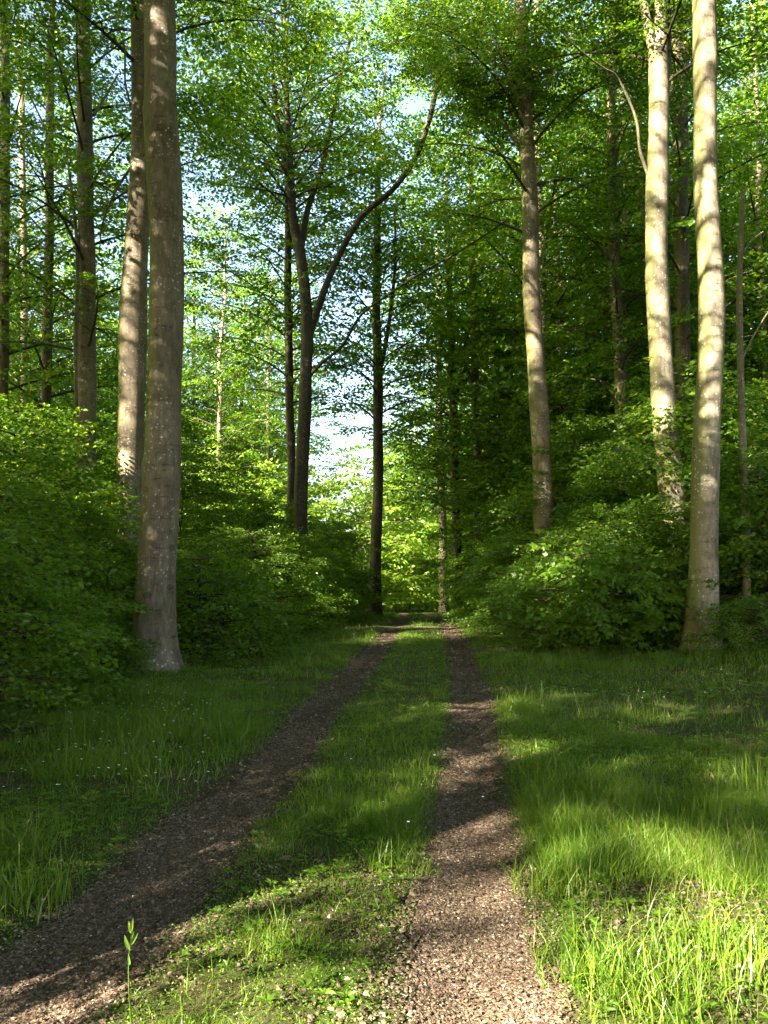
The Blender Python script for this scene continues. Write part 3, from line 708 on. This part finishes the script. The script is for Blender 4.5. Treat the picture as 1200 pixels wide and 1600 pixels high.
# unseen tall beeches added beside the camera, their crowns blocking sky light
for k, (x, y, z0) in enumerate([(5.2, 1.0, 9), (7.5, 7.0, 10), (5.5, -6.5, 9), (-5.6, 4.2, 9.5), (-8.6, 9.5, 10), (-4.75, .55, 9), (12, 13, 9), (-14.5, 15, 9), (4.6, -13, 8)]):
    r = np.random.default_rng(400 + k); gz = float(G(x, y)); base = np.array([x, y, gz])
    root = empty('beech_tree', base, 'unseen tall beech added beside the camera to block sky light', 'tree', 'added shade beeches beside the camera')
    zs = np.linspace(-.3, 30.5, 10); g = Geo(); V, Q = tube(np.stack([0 * zs, 0 * zs, zs], -1), .26 * (1 - np.clip(zs / 31, 0, 1)) ** .6 + .02, 12, .05, r); g.add(V, Q, 0, True)
    link('trunk', g.mesh('trunk', [BARK]), root)
    g = crown('far', lambda z: (0, 0), z0, 30, 70, 6.2, r, spr=1.4, keep=lambda T: KP(T + base) & off_view(T + base))
    link('crown', g.mesh('crown', [LEAF, TWIG]), root)

# ------------------------------------------------------------------ young beeches and shrubs under the tall trees
def sapling(seed, H, R, n, kind, name='young_beech', cat='sapling', leaf=None, spr=1.08, z0=.25, rad=.035):
    r = np.random.default_rng(seed)
    root = empty(name, (0, 0, 0), 'young beech', cat)
    zs = np.linspace(-.2, H * .95, 9)
    C = np.stack([np.cumsum(r.normal(0, .04 * H / 5, 9)), np.cumsum(r.normal(0, .04 * H / 5, 9)), zs], -1); C[:2, :2] *= .2
    g = Geo(); V, Q = tube(C, rad * (1 - np.linspace(0, .85, 9)), 7, .05, r); g.add(V, Q, 0, True)
    link('stem', g.mesh('stem', [TWIG]), root)
    ax = lambda z: (float(np.interp(z, zs, C[:, 0])), float(np.interp(z, zs, C[:, 1])))
    g = Geo(); ga = 0
    for k in range(n):
        f = min(.99, max(0, (k + r.uniform(-1.5, 2.5)) / n)); z = z0 + (H - z0) * f; ga += 2.399 + r.normal(0, .3)
        L = R * (1.05 - f) ** .6 * (.75 + .25 * math.sin(f * 3.1)) * r.uniform(.35, 1.4); x, y = ax(z)
        limb_foliage(g, kind, np.array([x, y, z]), ga, L, r.uniform(.1, .5), r, .018, 1.0, spr, sag=.2)
    link('leaves', g.mesh('leaves', [leaf or LEAF, TWIG]), root)
    return root
Y = [sapling(201, 7.5, 2.6, 52, 'mid'), sapling(202, 5.5, 2.3, 42, 'mid'), sapling(203, 9.5, 2.8, 64, 'mid', rad=.05), sapling(204, 4.0, 2.0, 34, 'mid')]
B = [sapling(211, 1.9, 1.5, 30, 'near', 'shrub', 'shrub', LEAF_MAPLE, .88, .08, .02), sapling(212, 2.6, 1.7, 36, 'near', 'shrub', 'shrub', LEAF_MAPLE, .88, .08, .02), sapling(213, 1.3, 1.2, 24, 'near', 'shrub', 'shrub', LEAF, .8, .05, .015)]
MP = [sapling(221, 2.3, 1.3, 26, 'maple', 'young_maple', 'sapling', LEAF_MAPLE, .75, .5, .02)]
LY = [sapling(231, 5.5, 2.4, 40, 'far', leaf=LEAF_SUNLIT), sapling(232, 4.0, 2.2, 32, 'far', leaf=LEAF_SUNLIT)]
usedp = set()
def grow(P, k, x, y, sc, label, group=None):
    loc = (x, y, float(G(x, y)) - .02); rz = PR.uniform(0, 6.28)
    s = P[k]
    if s.name not in usedp:
        usedp.add(s.name); s.location = loc; s.rotation_euler = (0, 0, rz); s.scale = (sc,) * 3; s['label'] = label
        if group: s['group'] = group
        return s
    c = copy_tree(s, loc, rz, sc, label, group)
    if not group and 'group' in c: del c['group']
    return c
def at(u, D): return (u - 600) / FPX * D
# left of the track, near to far  (proto list, variant, u, distance, scale, label)
for P, k, u, D, sc, lab in [
    (B, 1, -150, 8.2, 1.0, 'dark leafy shrub filling the lower left edge'),
    (B, 0, -10, 10.2, .85, 'dark shrub with round leaves left of the nearest thick trunk'),
    (B, 2, 150, 12.8, .6, 'low shrub a little left of the foot of the nearest thick trunk'),
    (B, 1, -30, 11.8, 1.1, 'taller shrub behind the shrub at the lower left edge'),
    (B, 1, 90, 15, 1.05, 'broad dark shrub behind and left of the thick left trunk'),
    (B, 0, 310, 16.5, 1.1, 'shrub just right of the thick left trunk'),
    (B, 2, 350, 19, 1.2, 'small shrub right of the thick left trunk near the verge'),
    (B, 1, 400, 22, 1.1, 'shrub below and left of the forked beech'),
    (B, 1, 450, 27, 1.1, 'dark shrub at the foot of the forked beech'),
    (B, 1, 480, 29, 1.0, 'dark shrub between the forked beech and the track crest'),
    (B, 0, 515, 33, 1.1, 'dark shrub left of the beech at the track crest'),
    (B, 2, 440, 24.5, .8, 'small sunny shrub in the grass before the forked beech'),
    (Y, 3, 10, 14, .9, 'young beech in the lower left behind the near shrubs'),
    (Y, 1, 10, 17, .9, 'young beech with sunlit tiers at the left edge'),
    (Y, 1, 30, 18.5, .95, 'young beech with layered branches before the mid-sized left trunk'),
    (Y, 3, 95, 16.5, .85, 'small young beech left of the leaning left trunk'),
    (Y, 3, 325, 21, .65, 'small young beech right of the thick left trunk'),
    (Y, 1, 285, 26, .95, 'young beech seen right beside the thick left trunk'),
    (Y, 3, 375, 27, .75, 'young beech left of the forked beech'),
    (Y, 1, 360, 30, 1.0, 'taller young beech left of the forked beech'),
    (Y, 3, 425, 32, 1.1, 'young beech behind the forked beech on its left'),
    (Y, 3, 505, 34, 1.0, 'young beech right of the forked beech'),
    (Y, 1, 520, 39, .8, 'young beech left of the beech at the track crest'),
    (Y, 0, 60, 24, .9, 'tall young beech among the slim left trunks'),
    (Y, 2, 250, 30, .85, 'tall young beech behind the two thick left trunks'),
]: grow(P, k, at(u, D), D, sc, lab)
grow(B, 1, -5.1, 1.7, 1.0, 'unseen shrub added beside the camera to shade the left rut')  # added out of view so its shadow falls on the left rut
# right of the track
for P, k, u, D, sc, lab in [
    (MP, 0, 905, 16.8, 1.0, 'young maple with lobed leaves in front of the forked pale beech'),
    (MP, 0, 965, 16.2, .8, 'lower young maple close to the brightest right trunk'),
    (B, 1, 900, 18.5, 1.0, 'leafy shrub at the foot of the straight right trunk'),
    (B, 0, 1000, 18, 1.0, 'dark shrub between the young maples and the pale trunks'),
    (B, 1, 1200, 17.5, 1.1, 'dark shrub at the right edge beside the brightest trunk'),
    (B, 2, 1185, 14.6, .7, 'low shrub right of the brightest trunk base'),
    (B, 1, 830, 22.5, 1.1, 'shrub left of the straight right trunk'),
    (B, 0, 825, 26.5, 1.0, 'pale green shrub on the right verge further back'),
    (B, 2, 800, 30, 1.1, 'small bright shrub on the right verge near the crest'),
    (B, 1, 780, 36, 1.0, 'shrub beside the dark trunk right of the crest'),
    (B, 1, 1060, 19, 1.2, 'shrub between the two sunlit right trunks'),
    (Y, 3, 960, 19, .8, 'small young beech with spread branches over the shrubs by the pale trunks'),
    (Y, 1, 1085, 21.2, 1.25, 'young beech filling the space between the forked pale beech and the brightest trunk'),
    (Y, 1, 985, 21.8, .9, 'young beech standing just before the forked pale beech'),
    (Y, 3, 965, 23, 1.0, 'young beech with layered branches left of the forked pale beech'),
    (Y, 1, 945, 24, 1.1, 'taller young beech left of the forked pale beech'),
    (Y, 1, 1130, 20, 1.05, 'young beech right of the brightest trunk'),
    (Y, 3, 1190, 17, 1.0, 'young beech at the right edge with bright tiers'),
    (Y, 0, 1180, 25, 1.0, 'tall young beech behind the thin pale trunk at the right'),
    (Y, 3, 820, 28, 1.1, 'young beech just left of the straight right trunk'),
    (Y, 1, 780, 33, 1.1, 'young beech hanging towards the track on the right'),
    (Y, 0, 800, 37, 1.1, 'tall young beech behind the straight right trunk'),
    (Y, 2, 880, 31, 1.0, 'tall dark young beech deep right of the straight trunk'),
    (Y, 2, 1020, 30, 1.0, 'tall young beech behind the forked pale beech'),
    (Y, 1, 768, 42, 1.1, 'young beech behind the dark trunk right of the crest'),
    (Y, 2, 755, 48, 1.0, 'tall young beech overhanging the track beyond the crest'),
    (Y, 0, 1090, 34, 1.1, 'tall young beech far behind the brightest trunk'),
]: grow(P, k, at(u, D), D, sc, lab)
# bright young trees closing the view where the track dips away, and filling under the wood
for k, (u, D, sc) in enumerate([(640, 66, 1.3), (665, 69, 1.5), (690, 64, 1.2), (618, 70, 1.4), (655, 74, 1.9), (600, 62, 1.2), (705, 70, 1.6)]):
    grow(LY, k % 2, at(u, D), D, sc, 'bright sunlit young tree closing the view beyond the track crest', 'sunlit young trees beyond the track crest')
for k, (u, D, sc) in enumerate([(300, 44, 1.5), (340, 48, 1.6), (380, 46, 1.5), (420, 50, 1.5), (445, 45, 1.1), (250, 42, 1.5), (60, 40, 1.3), (500, 56, 1.5), (574, 54, 1.9), (590, 58, 2.1)]):
    grow(LY, k % 2, at(u, D), D, sc, 'sunlit yellow-green young tree behind the left trunks', 'sunlit young trees behind the left trunks')
for k, (x, y) in enumerate(scatter(36, (-28, 28), (26, 52), 2.6, lambda x, y: infr(x, y) and not (-4.5 < x < 5.5))):
    grow(Y, k % 4, x, y, PR.uniform(.7, 1.1), 'young beech in the shade among the deeper trunks', 'shaded young beeches among the deeper trunks')

# the far wood reads as one mass
g = Geo(); r = np.random.default_rng(90); n = 9000
x = r.uniform(-75, 75, n); y = r.uniform(92, 118, n)
edge = 20 + 2.5 * np.sin(x * .33) + 2 * np.sin(x * .8 + 1) + 1.2 * np.sin(x * 1.9)
edge = edge - 9 * np.exp(-((x + 6) / 4.5) ** 2)
z = r.uniform(0, 1, n) ** .8 * edge - 2.5
place(g, 'vfar', np.stack([x, y, z], -1), r.uniform(0, 6.28, n), r.normal(-.1, .3, n), r.normal(0, .4, n), r.uniform(2, 3.6, n), r)
tag(link('distant_woodland', g.mesh('distant_woodland', [LEAF_SUNLIT, TWIG])), 'far-off green wood closing the horizon behind the clearing', 'woodland', kind='stuff')

# ------------------------------------------------------------------ grass, herbs, stones
def inview(x, y, m=.6): return (np.abs(x) < .49 * y + m) & (y > 2.6)
def rutmask(x, y):
    dl = np.abs(x - XL(y)) / HL(y); dr = np.abs(x - XR(y)) / HR(y)
    return np.minimum(dl, dr)
def field(n, y0, y1, r, xlim=None):
    # even on the ground between y0 and y1 inside the view
    y = np.sqrt(r.uniform(y0 * y0, y1 * y1, n)); x = r.uniform(-1, 1, n) * (.49 * y + 2.0)
    return x, y
def blades(x, y, h, w, r, lean=.35, seg=3):
    n = len(x); z = G(x, y) - .01
    a = r.uniform(0, 6.28, n); ln = np.abs(r.normal(lean, lean * .6, n)); f = r.uniform(0, 6.28, n)
    dx, dy = np.cos(a) * ln, np.sin(a) * ln; wx, wy = np.cos(f) * w / 2, np.sin(f) * w / 2
    rows = []
    ts = [0, .4, .75, 1] if seg == 3 else [0, .55, 1]; ws = [1, .85, .5, .06] if seg == 3 else [1, .7, .08]
    for t, ww in zip(ts, ws):
        cx, cy = x + dx * h * t * t, y + dy * h * t * t; cz = z + h * t * (1 - .25 * ln * t)
        rows.append(np.stack([cx - wx * ww, cy - wy * ww, cz], -1)); rows.append(np.stack([cx + wx * ww, cy + wy * ww, cz], -1))
    V = np.stack(rows, 1).reshape(-1, 3); m = len(rows)
    i = np.arange(n)[:, None] * m
    Q = np.concatenate([i + np.array([[2 * k, 2 * k + 1, 2 * k + 3, 2 * k + 2]]) for k in range(len(ts) - 1)], 0)
    return V, Q
gr = np.random.default_rng(41)
g = Geo()
def height_at(x, y):
    mid = (XL(y) + XR(y)) / 2; hw = (XR(y) - XL(y)) / 2
    inside = np.abs(x - mid) < hw
    d = rutmask(x, y)
    nz = np.clip(.5 + .34 * bumps(x, y, 1.6) + .2 * bumps(x, y + 7, 5), .05, 1.9)
    h = np.where(inside, .03 + .035 * nz, .04 + .065 * nz)
    h = h * smooth(.9, 2.2, d) + .03
    return h
for n, y0, y1, wd, seg, hs in ((290000, 1.2, 6, .0038, 3, .9), (220000, 6, 12, .0060, 2, 1.0), (160000, 12, 24, .011, 2, 1.05), (100000, 24, 46, .022, 2, 1.15)):
    x, y = field(n, y0, y1, gr)
    d = rutmask(x, y); pat = bumps(x, y, 1.1) + .4 * bumps(x, y, 5)
    mid = (XL(y) + XR(y)) / 2; inside = np.abs(x - mid) < (XR(y) - XL(y)) / 2
    p = smooth(.5, 1.5, d) ** 1.3 * np.where(inside, np.clip(.62 + .55 * pat, .12, 1), np.clip(.58 + .75 * pat, .06, 1))
    side = np.abs(x - mid); p = p * (1 - .75 * smooth(4.2, 7.5, side))
    near_mid = inside & (y < 4.4); p = np.where(near_mid, p * .85, p)
    k = gr.uniform(0, 1, n) < p; x, y = x[k], y[k]
    h = height_at(x, y) * gr.lognormal(-.22, .38, len(x)) * hs
    V, Q = blades(x, y, h, wd * gr.uniform(.6, 1.4, len(x)), gr, .62, seg); g.add(V, Q, 0)
tag(link('grass', g.mesh('grass', [GRASS])), 'short green meadow grass covering the verges and the strip between the ruts', 'grass', kind='stuff')

# low herbs and moss between the blades
g = Geo()
for n, y0, y1, s in ((190000, 1.2, 7, .0105), (75000, 7, 16, .020), (28000, 16, 34, .05)):
    x, y = field(n, y0, y1, gr); d = rutmask(x, y); pat = bumps(x + 3, y, 1.7) + .5 * bumps(x, y + 4, 6)
    mid = (XL(y) + XR(y)) / 2; inside = np.abs(x - mid) < (XR(y) - XL(y)) / 2
    p = smooth(.8, 1.5, d) * np.clip(np.where(inside, .75, .4) + .6 * pat, .05, 1) * (1 - .8 * smooth(4.5, 8, np.abs(x - mid)))
    k = gr.uniform(0, 1, n) < p; x, y = x[k], y[k]; m = len(x)
    a = gr.uniform(0, 6.28, m); P = np.stack([x, y, G(x, y) + gr.uniform(.004, .035, m)], -1)
    D = np.stack([np.cos(a), np.sin(a), gr.normal(.35, .4, m)], -1); N = np.tile([0, 0, 1.], (m, 1)) + gr.normal(0, .35, (m, 3))
    V, Q = leaf_quads(P, D, N, s * gr.uniform(.5, 1.6, m), .55); g.add(V, Q, 0)
for n, y0, y1, s in ((2600, 1.2, 8, .033), (1800, 8, 20, .055)):   # rosettes of broad-leaved herbs
    x, y = field(n, y0, y1, gr); d = rutmask(x, y); mid = (XL(y) + XR(y)) / 2
    k = (gr.uniform(0, 1, n) < smooth(1.1, 1.6, d) * np.clip(.35 + .8 * bumps(x + 20, y, 2.0), .02, 1) * (1 - .7 * smooth(4.5, 8, np.abs(x - mid)))); x, y = x[k], y[k]; m = len(x)
    a0 = gr.uniform(0, 6.28, m); hh = gr.uniform(.01, .07, m)
    for q in range(7):
        a = a0 + q * .9; P = np.stack([x + .006 * np.cos(a), y + .006 * np.sin(a), G(x, y) + hh], -1)
        D = np.stack([np.cos(a), np.sin(a), gr.uniform(.05, .7, m)], -1); N = np.tile([0, 0, 1.], (m, 1)) + gr.normal(0, .15, (m, 3))
        V, Q = leaf_quads(P, D, N, s * gr.uniform(.6, 1.4, m), .5, True); g.add(V, Q, 1)
tag(link('ground_cover', g.mesh('ground_cover', [MOSS, LEAF_MAPLE])), 'yellow-green moss and tiny herbs between the grass blades', 'ground cover', kind='stuff')

# fallen leaves
g = Geo(); n = 26000
x, y = field(n, 2.6, 34, gr); x2, y2 = gr.uniform(.9, 3.4, 16000), gr.uniform(2.8, 8, 16000); x = np.concatenate([x, x2]); y = np.concatenate([y, y2]); n = len(x)
d = rutmask(x, y); mid = (XL(y) + XR(y)) / 2
p = np.clip(.25 + .5 * (bumps(x, y + 9, 1.4)), .04, .9) + .7 * smooth(3.4, 5, np.abs(x - mid))
k = gr.uniform(0, 1, n) < p; x, y = x[k], y[k]; m = len(x); a = gr.uniform(0, 6.28, m)
P = np.stack([x, y, G(x, y) + gr.uniform(.010, .03, m)], -1); D = np.stack([np.cos(a), np.sin(a), gr.normal(.05, .2, m)], -1)
V, Q = leaf_quads(P, D, np.tile([0, 0, 1.], (m, 1)) + gr.normal(0, .35, (m, 3)), gr.uniform(.014, .036, m) * np.where(y > 10, 2, 1), .6); g.add(V, Q, 0)
n = 62000; y = gr.uniform(1.6, 7.2, n) ** 2 / 1.6; lf = gr.uniform(0, 1, n) < .5
x = np.where(lf, XL(y), XR(y)) + gr.normal(0, .8, n) * np.where(lf, HL(y), HR(y)); a = gr.uniform(0, 6.28, n)
P = np.stack([x, y, G(x, y) + gr.uniform(.010, .022, n)], -1); D = np.stack([np.cos(a), np.sin(a), gr.normal(.05, .25, n)], -1)
V, Q = leaf_quads(P, D, np.tile([0, 0, 1.], (n, 1)) + gr.normal(0, .4, (n, 3)), gr.uniform(.008, .024, n) * np.clip(.8 + y * .06, 1, 2.6), .6); g.add(V, Q, 0)
tag(link('leaf_litter', g.mesh('leaf_litter', [LITTER])), 'brown fallen beech leaves strewn over the verges and under the shrubs', 'leaf litter', kind='stuff')

# gravel
def stones(x, y, s, r, sink=.25):
    n = len(x)
    base = np.array([[-1, -.8, 0], [1, -.8, 0], [1, .8, 0], [-1, .8, 0], [-.6, -.5, 1], [.6, -.5, 1], [.6, .5, 1], [-.6, .5, 1]], float)
    v = base[None] * np.stack([s, s * r.uniform(.6, 1, n), s * r.uniform(.35, .7, n)], -1)[:, None, :]
    v = v * (1 + r.normal(0, .16, (n, 8, 3)))
    a = r.uniform(0, 6.28, n); c, sn = np.cos(a)[:, None], np.sin(a)[:, None]
    X_ = v[..., 0] * c - v[..., 1] * sn; Y_ = v[..., 0] * sn + v[..., 1] * c
    tl = r.normal(0, .22, n)[:, None]
    Z_ = v[..., 2] + X_ * tl + (G(x, y) + .009 - s * sink)[:, None]
    V = np.stack([X_ + x[:, None], Y_ + y[:, None], Z_], -1).reshape(-1, 3)
    F = np.array([[4, 5, 6, 7], [0, 1, 5, 4], [1, 2, 6, 5], [2, 3, 7, 6], [3, 0, 4, 7]])
    return V, (F[None] + (np.arange(n) * 8)[:, None, None]).reshape(-1, 4)
g = Geo()
for n, y0, y1, s0 in ((75000, 2.5, 6, .0046), (40000, 6, 13, .0078), (10000, 13, 30, .016)):
    y = np.sqrt(gr.uniform(y0 ** 2, y1 ** 2, n)); left = gr.uniform(0, 1, n) < .5
    H = np.where(left, HL(y), HR(y)); x = np.where(left, XL(y), XR(y)) + np.clip(gr.normal(0, .62, n), -1.6, 1.6) * H
    k = np.abs(x) < .5 * y + .5; x, y = x[k], y[k]
    V, Q = stones(x, y, s0 * gr.lognormal(0, .38, len(x)), gr); g.add(V, Q, 0)
n = 5000; y = np.sqrt(gr.uniform(2.5 ** 2, 5.2 ** 2, n)); x = gr.uniform(XL(y), XR(y)); k = (bumps(x, y, 2.2) > -.1); x, y = x[k], y[k]
V, Q = stones(x, y, .0065 * gr.lognormal(0, .4, len(x)), gr); g.add(V, Q, 0)
n = 160; y = gr.uniform(2.8, 9, n); left = gr.uniform(0, 1, n) < .5; x = np.where(left, XL(y), XR(y)) + gr.normal(0, .25, n)
V, Q = stones(x, y, gr.uniform(.014, .026, n), gr, .3); g.add(V, Q, 0)
tag(link('gravel', g.mesh('gravel', [STONE])), 'small brown and grey stones lying in both wheel ruts', 'gravel', kind='stuff')

# little white flowers on long stalks
g = Geo(); g2 = []
fl = []
for (u0, u1, v0, v1, n) in ((0, 330, 1090, 1260, 80), (320, 430, 1010, 1100, 30), (930, 1160, 1055, 1110, 55), (540, 800, 1180, 1420, 6), (100, 330, 1100, 1150, 40)):
    for _ in range(n):
        fl.append(ground_at(gr.uniform(u0, u1), gr.uniform(v0, v1)))
fl = np.array(fl); hz = gr.uniform(.14, .26, len(fl))
V, Q = blades(fl[:, 0], fl[:, 1], hz, np.full(len(fl), .003), gr, .05, 2); g.add(V, Q, 1)
m = len(fl)
for q in range(5):
    a = q * 1.2566 + gr.uniform(0, 6.28, m) * 0 + np.arange(m)
    P = np.stack([fl[:, 0], fl[:, 1], G(fl[:, 0], fl[:, 1]) + hz - .008], -1); D = np.stack([np.cos(a), np.sin(a), np.full(m, .25)], -1)
    V, Q = leaf_quads(P, D, np.tile([0, -.4, 1.], (m, 1)), np.full(m, .011), .7); g.add(V, Q, 0)
tag(link('wildflowers', g.mesh('wildflowers', [PETAL, GRASS])), 'tiny white flowers scattered in the shaded grass at both verges', 'wildflowers', kind='stuff')

# tufts of longer grass one can tell apart
def tuft(u, v, n, h, spread, label, w=.0055, lean=.55):
    x0, y0 = ground_at(u, v); r = np.random.default_rng(int(u + v))
    x = x0 + np.clip(r.normal(0, spread, n), -1.7 * spread, 1.7 * spread); y = y0 + np.clip(r.normal(0, spread, n), -1.7 * spread, 1.7 * spread)
    V, Q = blades(x, y, h * r.uniform(.5, 1.15, n), w * r.uniform(.6, 1.3, n), r, lean, 3)
    b = np.array([x0, y0, float(G(x0, y0))])
    o = link('grass_tuft', mesh('grass_tuft', V - b, Q, [GRASS]), None, tuple(b))
    tag(o, label, 'grass tuft', 'tufts of longer grass by the ruts')
tuft(605, 1345, 150, .17, .07, 'bright tuft of long grass on the strip between the ruts')
tuft(655, 1350, 90, .13, .06, 'smaller tuft just right of the bright tuft between the ruts')
tuft(860, 1370, 260, .20, .12, 'spreading grass tuft at the right edge of the right rut')
tuft(440, 1470, 200, .16, .10, 'grass tuft in the sun near the bottom middle of the strip')
tuft(1090, 1300, 90, .26, .12, 'tall upright grass tuft on the right verge', .007, .2)
tuft(1180, 1240, 80, .34, .12, 'tallest grass clump at the right edge', .008, .2)
tuft(1010, 1530, 420, .2, .16, 'dense long grass clump at the bottom right', .006, .5)
tuft(1130, 1480, 300, .22, .16, 'long grass clump in the bottom right corner', .007, .4)
tuft(930, 1500, 260, .16, .14, 'sunlit grass clump right of the right rut', .006, .5)
tuft(40, 1400, 200, .24, .14, 'grass clump at the left edge outside the left rut', .007, .4)
tuft(690, 1092, 60, .25, .06, 'lone grass tuft at the left side of the right rut further on', .01, .4)
# single flowering grass stalk
x0, y0 = ground_at(201, 1600); b = np.array([x0, y0, float(G(x0, y0))])
root = empty('grass_stalk', b, 'single tall grass stalk with a seed head in the left foreground', 'grass stalk')
g = Geo(); V, Q = tube(curve([(.01, 0, -.02), (-.003, 0, .12), (-.008, .01, .24), (.006, .01, .335)], 12), np.linspace(.0022, .0012, 12), 6); g.add(V, Q, 0, True)
link('stem', g.mesh('stem', [MOSS]), root)
P = np.array([(0, 0, .25), (0, 0, .27), (0, 0, .31), (0, 0, .20), (0, 0, .315), (0, 0, .29)], float); D = np.array([(-.5, .1, 1), (.6, 0, 1), (-.25, .1, 1), (-.3, .3, 1), (.12, 0, 1), (.4, -.2, 1)])
V, Q = leaf_quads(P, D, np.tile([0, -1, .2], (6, 1)), np.array([.06, .05, .045, .04, .05, .035]), .28, True); 
link('seed_head', mesh('seed_head', V, Q, [MOSS]), root)
print('objects', len(bpy.data.objects), 'faces', sum(len(m.polygons) for m in bpy.data.meshes))
